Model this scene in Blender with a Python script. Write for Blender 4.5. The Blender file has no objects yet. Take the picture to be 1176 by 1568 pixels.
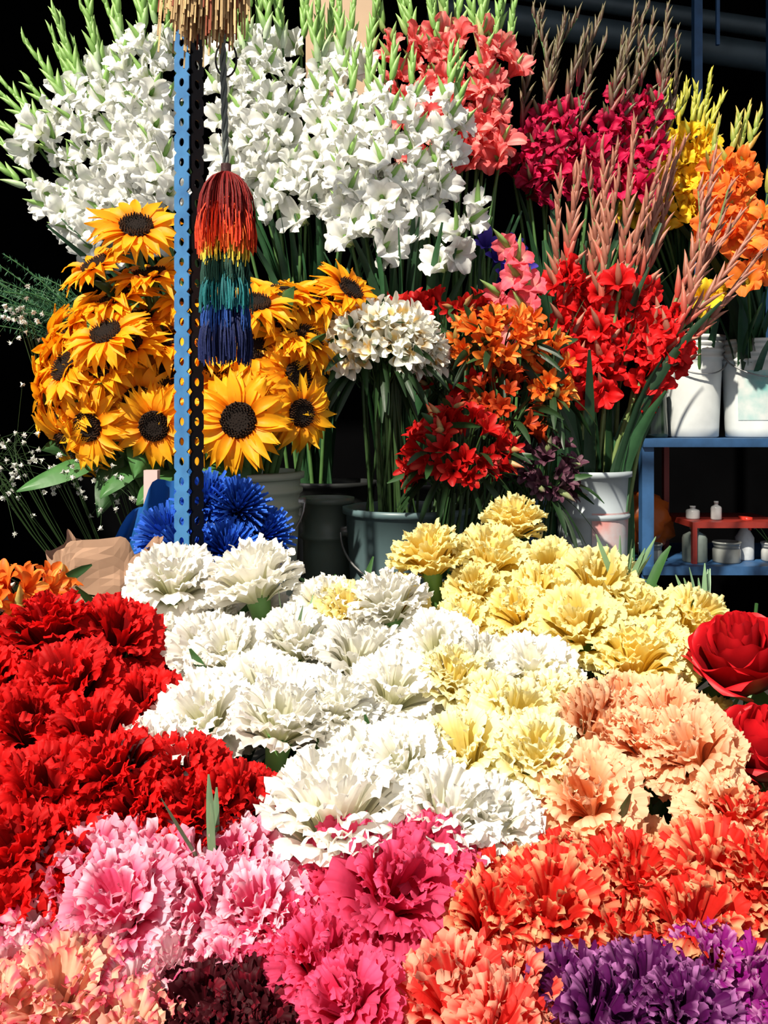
import bpy, math, random
import numpy as np
from mathutils import Vector
rng = np.random.default_rng(7)
random.seed(7)
D2R = math.pi/180
scene = bpy.context.scene
try:
    scene.view_settings.view_transform = 'Standard'
except Exception:
    pass

# ------------------------------------------------------------------ materials
def new_mat(name):
    m = bpy.data.materials.new(name); m.use_nodes = True
    nt = m.node_tree; nt.nodes.clear()
    out = nt.nodes.new('ShaderNodeOutputMaterial')
    return m, nt, out
def petal_mat(name, rough=0.6, trans=0.25, nscale=120, var=0.12, bump=0.25, spec=0.25):
    m, nt, out = new_mat(name); N = nt.nodes; L = nt.links
    at = N.new('ShaderNodeAttribute'); at.attribute_name = 'Col'
    no = N.new('ShaderNodeTexNoise'); no.inputs['Scale'].default_value = nscale
    tc = N.new('ShaderNodeTexCoord'); L.new(tc.outputs['Object'], no.inputs['Vector'])
    mr = N.new('ShaderNodeMapRange'); mr.inputs['To Min'].default_value = 1-var; mr.inputs['To Max'].default_value = 1+var
    L.new(no.outputs['Fac'], mr.inputs['Value'])
    mul = N.new('ShaderNodeVectorMath'); mul.operation = 'SCALE'
    L.new(at.outputs['Color'], mul.inputs[0]); L.new(mr.outputs['Result'], mul.inputs['Scale'])
    p = N.new('ShaderNodeBsdfPrincipled'); p.inputs['Roughness'].default_value = rough
    p.inputs['Specular IOR Level'].default_value = spec
    L.new(mul.outputs['Vector'], p.inputs['Base Color'])
    bp = N.new('ShaderNodeBump'); bp.inputs['Strength'].default_value = bump; bp.inputs['Distance'].default_value = 0.002
    L.new(no.outputs['Fac'], bp.inputs['Height']); L.new(bp.outputs['Normal'], p.inputs['Normal'])
    if trans > 0:
        t = N.new('ShaderNodeBsdfTranslucent'); L.new(mul.outputs['Vector'], t.inputs['Color'])
        mx = N.new('ShaderNodeMixShader'); mx.inputs[0].default_value = trans
        L.new(p.outputs[0], mx.inputs[1]); L.new(t.outputs[0], mx.inputs[2]); L.new(mx.outputs[0], out.inputs[0])
    else:
        L.new(p.outputs[0], out.inputs[0])
    return m
def solid_mat(name, col, rough=0.5, metal=0.0, nscale=20, var=0.15, col2=None, bump=0.1, trans=0.0, spec=0.5):
    m, nt, out = new_mat(name); N = nt.nodes; L = nt.links
    no = N.new('ShaderNodeTexNoise'); no.inputs['Scale'].default_value = nscale; no.inputs['Detail'].default_value = 6
    tc = N.new('ShaderNodeTexCoord'); L.new(tc.outputs['Object'], no.inputs['Vector'])
    cr = N.new('ShaderNodeValToRGB'); c2 = col2 or tuple(c*(1-2*var) for c in col)
    cr.color_ramp.elements[0].position = 0.3; cr.color_ramp.elements[1].position = 0.6
    cr.color_ramp.elements[0].color = (*c2, 1); cr.color_ramp.elements[1].color = (*col, 1)
    L.new(no.outputs['Fac'], cr.inputs['Fac'])
    p = N.new('ShaderNodeBsdfPrincipled'); p.inputs['Roughness'].default_value = rough; p.inputs['Metallic'].default_value = metal
    p.inputs['Specular IOR Level'].default_value = spec
    L.new(cr.outputs['Color'], p.inputs['Base Color'])
    p.inputs['Transmission Weight'].default_value = trans
    bp = N.new('ShaderNodeBump'); bp.inputs['Strength'].default_value = bump; bp.inputs['Distance'].default_value = 0.003
    L.new(no.outputs['Fac'], bp.inputs['Height']); L.new(bp.outputs['Normal'], p.inputs['Normal'])
    L.new(p.outputs[0], out.inputs[0])
    return m

# ------------------------------------------------------------------ mesh builder
_gc = {}
def gridF(nr, nc):
    k = (nr, nc)
    if k not in _gc:
        a = np.arange(nr*nc).reshape(nr, nc)
        _gc[k] = np.stack([a[:-1, :-1], a[:-1, 1:], a[1:, 1:], a[1:, :-1]], -1).reshape(-1, 4)
    return _gc[k]
class MB:
    def __init__(s): s.V = []; s.F = []; s.C = []; s.M = []; s.n = 0
    def add(s, V, F, C, m=0):
        V = np.asarray(V, float); F = np.asarray(F, int)
        C = np.asarray(C, float)
        if C.ndim == 1: C = np.tile(C, (len(V), 1))
        s.V.append(V); s.F.append(F+s.n); s.C.append(C); s.M.append(np.full(len(F), m)); s.n += len(V)
    def build(s, name, mats, smooth=True, parent=None):
        V = np.concatenate(s.V); F = np.concatenate(s.F); C = np.clip(np.concatenate(s.C), 0, 1); M = np.concatenate(s.M)
        me = bpy.data.meshes.new(name)
        me.vertices.add(len(V)); me.vertices.foreach_set('co', V.astype(np.float32).ravel())
        me.loops.add(F.size); me.loops.foreach_set('vertex_index', F.astype(np.int32).ravel())
        me.polygons.add(len(F)); me.polygons.foreach_set('loop_start', (np.arange(len(F))*4).astype(np.int32))
        me.polygons.foreach_set('material_index', M.astype(np.int32))
        me.polygons.foreach_set('use_smooth', np.full(len(F), smooth))
        me.update(calc_edges=True)
        ca = me.color_attributes.new('Col', 'FLOAT_COLOR', 'POINT')
        ca.data.foreach_set('color', np.concatenate([C, np.ones((len(C), 1))], 1).astype(np.float32).ravel())
        for m in (mats if isinstance(mats, (list, tuple)) else [mats]): me.materials.append(m)
        ob = bpy.data.objects.new(name, me); scene.collection.objects.link(ob)
        if parent: ob.parent = parent
        return ob
def nrm(v):
    v = np.asarray(v, float); return v/(np.linalg.norm(v)+1e-12)
def frame(axis, spin=0.0):
    z = nrm(axis); ref = np.array([0, 0, 1.0]) if abs(z[2]) < 0.9 else np.array([0, 1.0, 0])
    x = nrm(np.cross(ref, z)); y = np.cross(z, x)
    c, s = math.cos(spin), math.sin(spin)
    return np.stack([x*c+y*s, -x*s+y*c, z], 1)
def place(V, pos, axis, scale=1.0, spin=0.0):
    return (V*scale) @ frame(axis, spin).T + np.asarray(pos)
def bez(p0, p1, p2, n):
    t = np.linspace(0, 1, n)[:, None]
    return (1-t)**2*np.asarray(p0)+2*t*(1-t)*np.asarray(p1)+t*t*np.asarray(p2)
def tube(mb, pts, r, col, k=6, m=0):
    pts = np.asarray(pts, float); n = len(pts)
    r = np.broadcast_to(np.asarray(r, float), (n,))
    T = np.gradient(pts, axis=0); T /= np.linalg.norm(T, axis=1)[:, None]+1e-12
    ref = np.array([0.31, 0.9, 0.1]) if abs(T[0] @ nrm([0.31, 0.9, 0.1])) < 0.9 else np.array([1.0, 0, 0])
    X = np.cross(T, ref); X /= np.linalg.norm(X, axis=1)[:, None]+1e-12; Y = np.cross(T, X)
    a = np.linspace(0, 2*math.pi, k+1)
    V = pts[:, None]+r[:, None, None]*(np.cos(a)[None, :, None]*X[:, None]+np.sin(a)[None, :, None]*Y[:, None])
    C = np.asarray(col, float)
    if C.ndim == 2: C = np.repeat(C, k+1, 0)
    mb.add(V.reshape(-1, 3), gridF(n, k+1), C, m)
def revolve(mb, prof, pos, col, k=32, m=0, axis=(0, 0, 1)):
    prof = np.asarray(prof, float); a = np.linspace(0, 2*math.pi, k+1)
    V = np.stack([prof[:, 0, None]*np.cos(a), prof[:, 0, None]*np.sin(a), np.repeat(prof[:, 1, None], k+1, 1)], -1).reshape(-1, 3)
    mb.add(place(V, pos, axis), gridF(len(prof), k+1), col, m)
def blade(mb, pts, w, col, fold=0.25, side=None, m=0):
    pts = np.asarray(pts, float); n = len(pts)
    T = np.gradient(pts, axis=0); T /= np.linalg.norm(T, axis=1)[:, None]+1e-12
    if side is None: side = nrm(rng.normal(size=3)*[1, .6, .15])
    X = side-T*(T @ side)[:, None]; X /= np.linalg.norm(X, axis=1)[:, None]+1e-12
    N = np.cross(T, X); t = np.linspace(0, 1, n)
    ww = w*np.clip(np.sin(np.pi*np.clip(t*0.86+0.12, 0, 1))**0.6, 0.02, 1)
    ss = np.array([-1, -.5, 0, .5, 1])
    V = pts[:, None]+X[:, None]*(ss[None, :, None]*ww[:, None, None])+N[:, None]*(abs(ss)[None, :, None]*ww[:, None, None]*fold)
    C = np.tile(np.asarray(col), (n*5, 1))*(0.85+0.3*rng.random((1, 1)))
    mb.add(V.reshape(-1, 3), gridF(n, 5), C, m)
def box(mb, lo, hi, col, m=0):
    x0, y0, z0 = lo; x1, y1, z1 = hi
    V = [(x0, y0, z0), (x1, y0, z0), (x1, y1, z0), (x0, y1, z0), (x0, y0, z1), (x1, y0, z1), (x1, y1, z1), (x0, y1, z1)]
    mb.add(V, [(0, 3, 2, 1), (4, 5, 6, 7), (0, 1, 5, 4), (1, 2, 6, 5), (2, 3, 7, 6), (3, 0, 4, 7)], col, m)
def mixc(a, b, f):
    f = np.asarray(f)[:, None]; return np.asarray(a)*(1-f)+np.asarray(b)*f
def sstep(x, a, b):
    t = np.clip((x-a)/(b-a), 0, 1); return t*t*(3-2*t)

# ------------------------------------------------------------------ flower prototypes (unit diameter, axis = +z)
def petalset(plist, nr, nc):
    Vs, Ts, Ss, Rs, Fs = [], [], [], [], []; off = 0
    for V in plist:
        Vs.append(V[0]); Ts.append(V[1]); Ss.append(V[2]); Rs.append(np.full(nr*nc, V[3])); Fs.append(gridF(nr, nc)+off); off += nr*nc
    return dict(V=np.concatenate(Vs), T=np.concatenate(Ts), S=np.concatenate(Ss), R=np.concatenate(Rs), F=np.concatenate(Fs))
def petal(phi, P0, P1, P2, W, wfun, ruf=0, rfreq=2.5, serr=0, cup=0, nr=6, nc=9, twist=0, tipnotch=0):
    t = np.linspace(0, 1, nr); s = np.linspace(-1, 1, nc)
    c = bez([P0[0], 0, P0[1]], [P1[0], 0, P1[1]], [P2[0], 0, P2[1]], nr)
    T = np.gradient(c, axis=0); T /= np.linalg.norm(T, axis=1)[:, None]+1e-12
    Nn = np.stack([-T[:, 2], 0*t, T[:, 0]], 1)
    w = W*wfun(t)
    ph = rng.random()*6.28; ph2 = rng.random()*6.28
    tt, sv = np.meshgrid(t, s, indexing='ij')
    disp = ruf*tt**1.4*(np.sin(rfreq*np.pi*sv+ph)+0.5*np.sin(rfreq*1.9*np.pi*sv+ph2))
    disp = disp+cup*np.abs(sv)**2*w[:, None]
    se = np.where(np.arange(nc) % 2 == 0, 1, -1)*serr*(0.6+0.8*rng.random(nc))
    along = (tt**6)*se[None, :]-tt**3*(sv**2)*W*0.35*(1 if tipnotch else 0)
    Y = np.array([0, 1.0, 0])
    V = c[:, None]+Y*(sv*w[:, None])[..., None]+Nn[:, None]*disp[..., None]+T[:, None]*along[..., None]
    V = V.reshape(-1, 3)
    if twist:
        a = twist*tt.ravel(); y = V[:, 1].copy(); V[:, 1] = y*np.cos(a); V[:, 2] += y*np.sin(a)
    cp, sp = math.cos(phi), math.sin(phi)
    x, y = V[:, 0].copy(), V[:, 1].copy()
    V[:, 0] = x*cp-y*sp; V[:, 1] = x*sp+y*cp
    return V, tt.ravel(), sv.ravel(), rng.random()
def frill_petal(phi, P0, P1, P2, W, nr, nc, amp):
    t = np.linspace(0, 1, nr)**0.75; s = np.linspace(-1, 1, nc)
    tb = t[:, None]
    c = (1-tb)**2*np.array([P0[0], 0, P0[1]])+2*tb*(1-tb)*np.array([P1[0], 0, P1[1]])+tb*tb*np.array([P2[0], 0, P2[1]])
    T = np.gradient(c, axis=0); T /= np.linalg.norm(T, axis=1)[:, None]+1e-12
    Nn = np.stack([-T[:, 2], 0*t, T[:, 0]], 1)
    w = W*(0.10+0.90*t**1.2)
    tt, sv = np.meshgrid(t, s, indexing='ij')
    p = rng.random(6)*6.28
    disp = amp*(0.7*tt**2*np.sin(1.3*np.pi*sv+p[0])+0.55*tt**4*np.sin((3.0+rng.random())*np.pi*sv+p[1]+1.2*tt)+0.28*tt**6*np.sin((6+rng.random()*2)*np.pi*sv+p[2]))
    disp = disp+0.5*amp*np.sin(4*tt+p[3])*tt
    lat = 0.35*amp*tt**4*np.sin(5.1*np.pi*sv+p[4])
    ser = 0.022*np.abs(np.sin(4.5*np.pi*sv+p[5]))+0.012*np.sin(2.3*np.pi*sv+p[1])+0.003*rng.normal(size=nc)[None, :]
    along = tt**7*ser-tt**2*(sv**2)*W*0.55
    V = c[:, None]+np.array([0, 1.0, 0])*(sv*w[:, None]+lat)[..., None]+Nn[:, None]*disp[..., None]+T[:, None]*along[..., None]
    V = V.reshape(-1, 3); cp, sp = math.cos(phi), math.sin(phi); x, y = V[:, 0].copy(), V[:, 1].copy()
    V[:, 0] = x*cp-y*sp; V[:, 1] = x*sp+y*cp
    return V, tt.ravel(), sv.ravel(), rng.random()
def carnation_proto(n=66, nr=9, nc=21):
    L = []
    asym = rng.normal()*0.045; ap = rng.random()*6.28
    for i in range(n):
        u = (i+.5)/n; th = (8+100*u**0.68+rng.normal()*7)*D2R; phi = i*2.39996+rng.normal()*0.35
        R = 0.5*(0.88+0.20*rng.random()+asym*math.cos(phi-ap))
        rt = R*math.sin(th); zt = 0.40*math.cos(th)*(0.84+0.26*rng.random())
        k = 0.30+0.45*rng.random()
        P1 = (0.04+k*rt, zt*(0.75+0.3*rng.random())+0.09*rng.random()*(1-u)+0.05*u)
        W = 0.110+0.06*u+0.04*rng.random()
        L.append(frill_petal(phi, (0.02, -0.28), P1, (rt, zt), W, nr, nc, 0.040))
    return petalset(L, nr, nc)
CARN = [carnation_proto() for _ in range(7)]
CARNLO = [carnation_proto(50, 6, 13) for _ in range(3)]
def glad_proto():
    L = []
    for i in range(6):
        phi = i*math.pi/3+rng.normal()*0.08; inn = i % 2
        L.append(petal(phi, (0.015, -0.55), (0.13, 0.10+0.07*inn), (0.44+0.10*rng.random(), (0.05 if inn else -0.05)+rng.normal()*0.07), 0.23+0.04*(1-inn),
                       lambda t: 0.12+0.95*np.sin(np.pi*np.clip(t*0.84, 0, 1))**1.3*(0.35+0.65*t**0.5)+0.05, ruf=0.045, rfreq=1.7, nr=7, nc=9, cup=0.5*inn-0.2, tipnotch=1))
    return petalset(L, 7, 9)
GLAD = [glad_proto() for _ in range(6)]
def alstro_proto():
    L = []
    for i in range(6):
        inn = i % 2; phi = i*math.pi/3+rng.normal()*0.06
        L.append(petal(phi, (0.01, -0.55), (0.1, 0.05), (0.45-0.06*inn, 0.12+0.06*inn+rng.normal()*0.04), 0.19-0.06*inn,
                       lambda t: 0.1+0.9*np.sin(np.pi*np.clip(t*0.86, 0, 1))**1.2*(0.3+0.7*t), nr=6, nc=5, cup=0.35, tipnotch=1))
    return petalset(L, 6, 5)
ALST = [alstro_proto() for _ in range(5)]
def sun_proto():
    L = []; nr, nc = 7, 5
    n = 16
    for w in range(3):
        for i in range(n):
            phi = (i+0.37*w)*2*math.pi/n+rng.normal()*0.09; ln = 0.48+0.08*rng.random()
            L.append(petal(phi, (0.15, -0.015*w), (0.3, 0.05+rng.normal()*0.04), (ln, rng.normal()*0.07-0.05*w), 0.058+0.012*rng.random(),
                           lambda t: 0.35+0.75*np.sin(np.pi*np.clip(0.12+t*0.86, 0, 1)) - 0.33*t**2, nr=nr, nc=nc, cup=0.6*rng.random(), ruf=0.008, rfreq=1, tipnotch=1, twist=rng.normal()*0.35))
    return petalset(L, nr, nc)
SUN = [sun_proto() for _ in range(4)]
def mum_proto(n=210):
    L = []
    for i in range(n):
        u = (i+.5)/n; th = (4+112*u**0.75)*D2R; phi = i*2.39996
        R = 0.5*(0.85+.25*rng.random()); rt = R*math.sin(th); zt = R*0.85*math.cos(th)
        L.append(petal(phi, (0.02, -0.1), (rt*0.55, zt*0.4+0.02), (rt, zt+0.03), 0.029, lambda t: 0.5+0.6*np.sin(np.pi*t*0.9), nr=5, nc=3, cup=0.9))
    return petalset(L, 5, 3)
MUM = [mum_proto() for _ in range(2)]

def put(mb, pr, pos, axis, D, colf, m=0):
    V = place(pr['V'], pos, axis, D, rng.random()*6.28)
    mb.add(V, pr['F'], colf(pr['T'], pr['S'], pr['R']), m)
# petal pigments (linear RGB); T = along petal, S = across petal, R = random per petal
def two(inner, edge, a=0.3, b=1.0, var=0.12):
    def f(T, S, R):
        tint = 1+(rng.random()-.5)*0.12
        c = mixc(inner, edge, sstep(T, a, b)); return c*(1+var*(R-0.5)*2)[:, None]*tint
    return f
def streak(base, other, amt=0.6, freq=5, thr=0.0):
    def f(T, S, R):
        v = np.sin(S*freq+R*40)+0.8*np.sin(S*freq*2.3+R*90)+(R-0.5)*1.6
        f1 = sstep(v, thr, thr+0.7)*sstep(T, 0.2, 0.7)*amt
        f1 = np.clip(f1, 0, 1)
        return mixc(base, other, f1)*(0.9+0.2*R)[:, None]
    return f
def picotee(base, edge, a=0.75, b=0.98, mixr=0.6):
    def f(T, S, R):
        e = sstep(np.maximum(T, np.abs(S)**3*0.98*sstep(T, .4, .8)), a, b)*(1-mixr+mixr*R*1.3)
        k = np.clip(e+0.45*sstep(R, 0.55, 0.95)*sstep(T, 0.4, .9), 0, 1)
        return mixc(base, edge, k)
    return f
def fleck(base, edge, a=0.78, b=1.0, share=0.75, amt=0.95):
    def f(T, S, R):
        v = T+0.13*np.sin(S*7+R*50)+0.08*np.sin(S*15+R*23)
        k = sstep(v, a, b)*(R < share)*amt
        k = np.maximum(k, 0.35*sstep(np.sin(S*4+R*60), .5, 1)*sstep(T, .3, .9))
        return mixc(base, edge, np.clip(k, 0, 1))*(0.82+0.3*R)[:, None]
    return f
C_WHITE = two((0.82, 0.81, 0.58), (0.94, 0.92, 0.86), 0.25, 0.65, 0.03)
C_YEL = two((0.92, 0.70, 0.13), (0.95, 0.86, 0.44), 0.3, 1.0, 0.05)
C_YELPALE = two((0.92, 0.77, 0.24), (0.95, 0.90, 0.60), 0.4, 1.0, 0.05)
C_PEACH = two((0.88, 0.38, 0.16), (0.95, 0.60, 0.38), 0.3, 1.0, 0.06)
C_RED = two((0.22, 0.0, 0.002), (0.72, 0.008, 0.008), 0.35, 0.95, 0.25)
C_PINKW = picotee((0.93, 0.72, 0.74), (0.82, 0.06, 0.22), 0.86, 1.0, 0.3)
C_PINKL = picotee((0.86, 0.12, 0.28), (0.94, 0.58, 0.68), 0.72, 1.0, 0.5)
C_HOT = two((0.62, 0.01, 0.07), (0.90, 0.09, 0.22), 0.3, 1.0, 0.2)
C_ORV = fleck((0.72, 0.022, 0.014), (0.95, 0.52, 0.26), .84, 1.02, .7)
C_CORAL = fleck((0.84, 0.045, 0.035), (0.95, 0.45, 0.30), .74, 1.0, .85)
C_PKPEACH = fleck((0.94, 0.58, 0.40), (0.86, 0.09, 0.15), .80, 1.0, .8)
C_BURG = streak((0.050, 0.001, 0.005), (0.22, 0.006, 0.02), 0.8, 4, 0.4)
C_PURP = fleck((0.09, 0.003, 0.08), (0.58, 0.20, 0.52), .90, 1.05, .7)
C_MAGP = fleck((0.32, 0.010, 0.24), (0.75, 0.32, 0.62), .88, 1.05, .7)

GREEN = np.array([0.10, 0.22, 0.06]); LEAFG = np.array([0.045, 0.13, 0.035]); GREY_G = np.array([0.14, 0.24, 0.13])
# ------------------------------------------------------------------ carnation bed
TABLE = 0.80
def bedz(y):
    return float(np.interp(y, [.40, .45, .48, .51, .54, .57, .60, .656, .712, .775, .844, .90, .952], [.925, .93, .935, .944, .956, .971, .990, 1.002, 1.020, 1.044, 1.072, 1.10, 1.128]))
# every head: x, y, diameter in millimetres on the display
heads = {
 'white_carnation_bunch': (C_WHITE, [(-227,900,97),(-168,796,80),(-133,854,94),(-83,789,78),(-60,845,66),(-21,775,92),(8,723,80),(47,775,78),(89,761,78),(134,753,78),(-109,730,88),(-149,690,88),(-179,645,76),(-80,656,80),(-41,673,66),(-34,583,106),(14,622,70),(42,582,84),(78,588,70),(-67,712,64),(-142,775,80),(4,810,76),(-20,640,60)]),
 'yellow_carnation_bunch': (C_YEL, [(149,956,70),(49,886,80),(115,903,90),(181,903,82),(219,858,92),(186,796,88),(135,837,72),(-37,835,72),(14,845,66),(78,835,68),(224,746,76),(312,837,76),(258,789,74),(164,860,76),(252,835,76),(95,860,64)]),
 'pale_yellow_carnation_bunch': (C_YELPALE, [(61,730,68),(61,650,86),(109,678,78),(116,633,72),(139,712,66),(90,700,60),(150,740,60)]),
 'peach_carnation_bunch': (C_PEACH, [(179,684,78),(230,678,84),(148,606,80),(232,633,76),(239,588,64),(205,655,64),(200,700,60)]),
 'red_carnation_bunch': (C_RED, [(-256,796,98),(-312,781,88),(-271,718,94),(-207,718,84),(-231,661,84),(-290,678,86),(-243,600,90),(-200,611,72),(-286,606,84),(-239,558,84),(-131,588,68),(-103,596,70),(-235,522,80),(-149,622,66),(-215,570,74),(-345,723,85),(-175,590,60)]),
 'pink_white_carnation_bunch': (C_PINKW, [(-171,489,82),(-208,513,66),(-217,483,66),(-130,497,66),(-143,468,58)]),
 'pale_pink_carnation_bunch': (C_PINKL, [(-195,549,80),(-151,555,84),(-163,520,78),(-118,531,72),(-98,560,62),(-78,522,68),(-92,496,60)]),
 'hot_pink_carnation_bunch': (C_HOT, [(-21,552,72),(6,525,86),(-35,488,66),(8,491,62),(-42,537,64),(30,549,66),(-18,459,60),(-60,505,56)]),
 'orange_variegated_carnation_bunch': (C_ORV, [(76,546,72),(104,522,78),(123,555,72),(165,549,68),(214,549,82),(191,513,78),(243,540,70),(66,513,66),(145,513,66),(250,580,60)]),
 'coral_carnation_bunch': (C_CORAL, [(39,466,76),(74,477,64),(8,453,62),(60,440,60)]),
 'peach_pink_carnation_bunch': (C_PKPEACH, [(-180,462,72),(-139,450,60),(-210,450,62)]),
 'burgundy_carnation_bunch': (C_BURG, [(-102,468,60),(-74,466,60),(-90,446,58),(-62,447,54)]),
 'purple_carnation_bunch': (C_PURP, [(106,477,60),(149,471,62),(118,447,60),(165,456,60),(182,440,56)]),
 'violet_carnation_bunch': (C_MAGP, [(211,480,66),(186,484,56),(220,450,60)]),
}
RAISED = {(149, 956), (49, 886), (-133, 854), (4, 810), (-41, 673), (224, 746), (-80, 656), (-312, 781)}
allh = [(x, y, k) for k, (c, L) in heads.items() for x, y, d in L]
fill = {k: [] for k in heads}
yy = 405
row = 0
while yy < 900:
    lim = 0.5*yy+190
    for xx in np.arange(-lim, min(lim, 280 if yy > 560 else 470), 44):
        x = xx+(row % 2)*22+rng.normal()*4; y = yy+rng.normal()*4
        dd = [(math.hypot(x-a, y-b), k) for a, b, k in allh]
        dm, kk = min(dd)
        out = abs(x) > .5*yy+35
        if 30 < dm < (200 if out else 75): fill[kk].append((x, y, 76 if out else 62))
    yy += 38; row += 1
def calyx(mb, pos, a, D):
    revolve(mb, np.array([[.02, -.62], [.07, -.60], [.085, -.5], [.10, -.35], [.125, -.2], [.10, -.12]])*D, pos, GREEN*1.5, k=8, m=1, axis=a)
stemmat = petal_mat('leaf_green', rough=0.45, trans=0.12, nscale=60, var=0.25, bump=0.2, spec=0.4)
def carn_head(mb, x, y, z, D, colf, a, low=False):
    pos = np.array([x, y, z])
    PR = CARNLO if low else CARN
    put(mb, PR[rng.integers(len(PR))], pos, a, D, colf)
    if low: return
    calyx(mb, pos, a, D)
    s0 = pos-nrm(a)*D*0.6
    foot = np.array([x*0.97, y+0.10, TABLE+0.004])
    P = bez(s0, s0-nrm(a)*0.06+[0, 0.01, -0.02], foot, 8)
    tube(mb, P, 0.0022, GREY_G, 5, 1)
    for j in range(4):
        b = P[rng.integers(1, 4)]; dr = nrm([rng.normal(), rng.normal(), 0.5+rng.random()*.6])
        ln = 0.04+0.05*rng.random(); e = b+dr*ln
        e[2] = min(e[2], z-0.01)
        blade(mb, bez(b, b+dr*ln*0.6+[0, 0, .012], e, 6), 0.0028, GREY_G*0.8, m=1)
for k, (cf, L) in heads.items():
    mb = MB()
    for X, Y, d in L:
        x, y, d = X/1000, Y/1000, d/1000
        back = np.clip((y-0.5)/0.45, 0, 1)
        a = nrm([rng.normal()*0.32, -0.42-0.25*back+rng.normal()*0.22, 0.95])
        z = bedz(y)+float(np.clip(rng.normal()*.007, -.012, .012))-.009-.006*float(np.clip((.54-y)/.05, 0, 1))
        if (X, Y) in RAISED: z += .020; a = nrm([rng.normal()*.3, .05, 1])
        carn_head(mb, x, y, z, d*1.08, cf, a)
    for x, y, d in fill[k]:
        x, y, d = x/1000, y/1000, d/1000
        a = nrm([rng.normal()*0.3, -0.35+rng.normal()*0.2, 0.95])
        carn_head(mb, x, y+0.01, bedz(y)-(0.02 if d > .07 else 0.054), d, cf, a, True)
    mb.build(k, [petal_mat(k+'_petals', rough=0.65, trans=0.40, nscale=150, var=0.07, bump=0.2), stemmat])
# foliage under the heads
mb = MB()
for i in range(900):
    y = 0.42+0.52*rng.random(); x = (rng.random()*2-1)*min(0.5*y+0.04, .36)
    z = bedz(y)-0.07-0.08*rng.random()
    dr = nrm([rng.normal(), rng.normal(), 0.6]); ln = 0.05+0.06*rng.random(); b = np.array([x, y, z])
    blade(mb, bez(b, b+dr*ln*.5+[0, 0, .015], b+dr*ln, 6), 0.004+0.004*rng.random(), LEAFG)
for (x, y, z, n) in [(0.245, .86, 1.10, 12), (-.115, .56, .975, 5), (-.09, .80, 1.05, 4), (0.33, .86, 1.06, 10)]:
    for i in range(n):
        b = np.array([x, y, z-0.03]); dr = nrm([rng.normal()*.35, rng.normal()*.3, 1]); ln = .05+.03*rng.random()
        blade(mb, bez(b, b+dr*ln*.5, b+dr*ln, 6), 0.003, GREY_G*1.2)
for i in range(60):
    y = 0.45+0.48*rng.random(); x = (rng.random()*2-1)*(0.45*y)
    tube(mb, bez([x, y, bedz(y)-.06], [x, y+.02, .9], [x*.95, y+.06, TABLE+.004], 5), .002, LEAFG, 5)
mb.build('carnation_foliage', stemmat)

# ------------------------------------------------------------------ roses
def rose(mb, pos, D, axis):
    nr, nc = 13, 19
    n = 24
    for i in range(n):
        u = i/(n-1); phi = i*2.39996*0.97
        r0 = 0.03+0.27*u**0.9; span = 1.5-0.45*u if u < .3 else 1.15
        t = np.linspace(0, 1, nr); s = np.linspace(-1, 1, nc); tt, sv = np.meshgrid(t, s, indexing='ij')
        H = 0.62-0.22*u
        w = np.sin(np.pi*np.clip(0.18+0.62*tt, 0, 1))
        ang = phi+sv*span*w
        flare = 0.13*u*np.clip(tt-0.6, 0, 1)**1.5/0.3
        bul = r0*(0.35+0.75*np.sin(np.pi*np.clip(tt*0.72, 0, 1)))
        r = bul+flare+0.02*sv**2*(1+u)+0.012*np.sin(sv*5+i)*tt
        zz = -0.28+H*tt-0.10*u*np.abs(sv)**2.5*tt-0.25*u*np.clip(tt-.8, 0, 1)+0.008*np.sin(sv*9+i)*tt
        V = np.stack([r*np.cos(ang), r*np.sin(ang), zz], -1).reshape(-1, 3)
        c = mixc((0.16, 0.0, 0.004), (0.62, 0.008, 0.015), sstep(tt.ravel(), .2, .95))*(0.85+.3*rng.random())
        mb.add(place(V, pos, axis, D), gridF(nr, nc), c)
    for i in range(5):
        a = i*1.2566; dr = frame(axis) @ np.array([math.cos(a), math.sin(a), -0.3]); b = np.array(pos)-nrm(axis)*D*0.3
        blade(mb, bez(b, b+dr*D*.2, b+dr*D*.42-nrm(axis)*D*.1, 6), 0.007*D/.09, GREEN, m=1)
    tube(mb, bez(np.array(pos)-nrm(axis)*D*.28, np.array(pos)-nrm(axis)*D*1.0, [pos[0]*.97, pos[1]+.08, TABLE+.004], 8), .003, GREEN, 6, 1)
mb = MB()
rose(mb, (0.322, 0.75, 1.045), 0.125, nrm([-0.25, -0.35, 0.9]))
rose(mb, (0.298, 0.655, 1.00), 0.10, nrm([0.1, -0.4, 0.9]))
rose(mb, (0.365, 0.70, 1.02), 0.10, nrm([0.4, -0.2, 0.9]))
for i in range(22):
    b = np.array([0.30+.08*rng.random(), 0.62+.2*rng.random(), .93+.03*rng.random()]); dr = nrm([rng.normal(), -.3+rng.normal(), .5])
    blade(mb, bez(b, b+dr*.03, b+dr*.06, 6), .016, LEAFG*.9, m=1)
mb.build('red_rose_bunch', [petal_mat('rose_petals', rough=.5, trans=.12, nscale=60, var=.08, bump=.12, spec=.35), stemmat])

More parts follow.
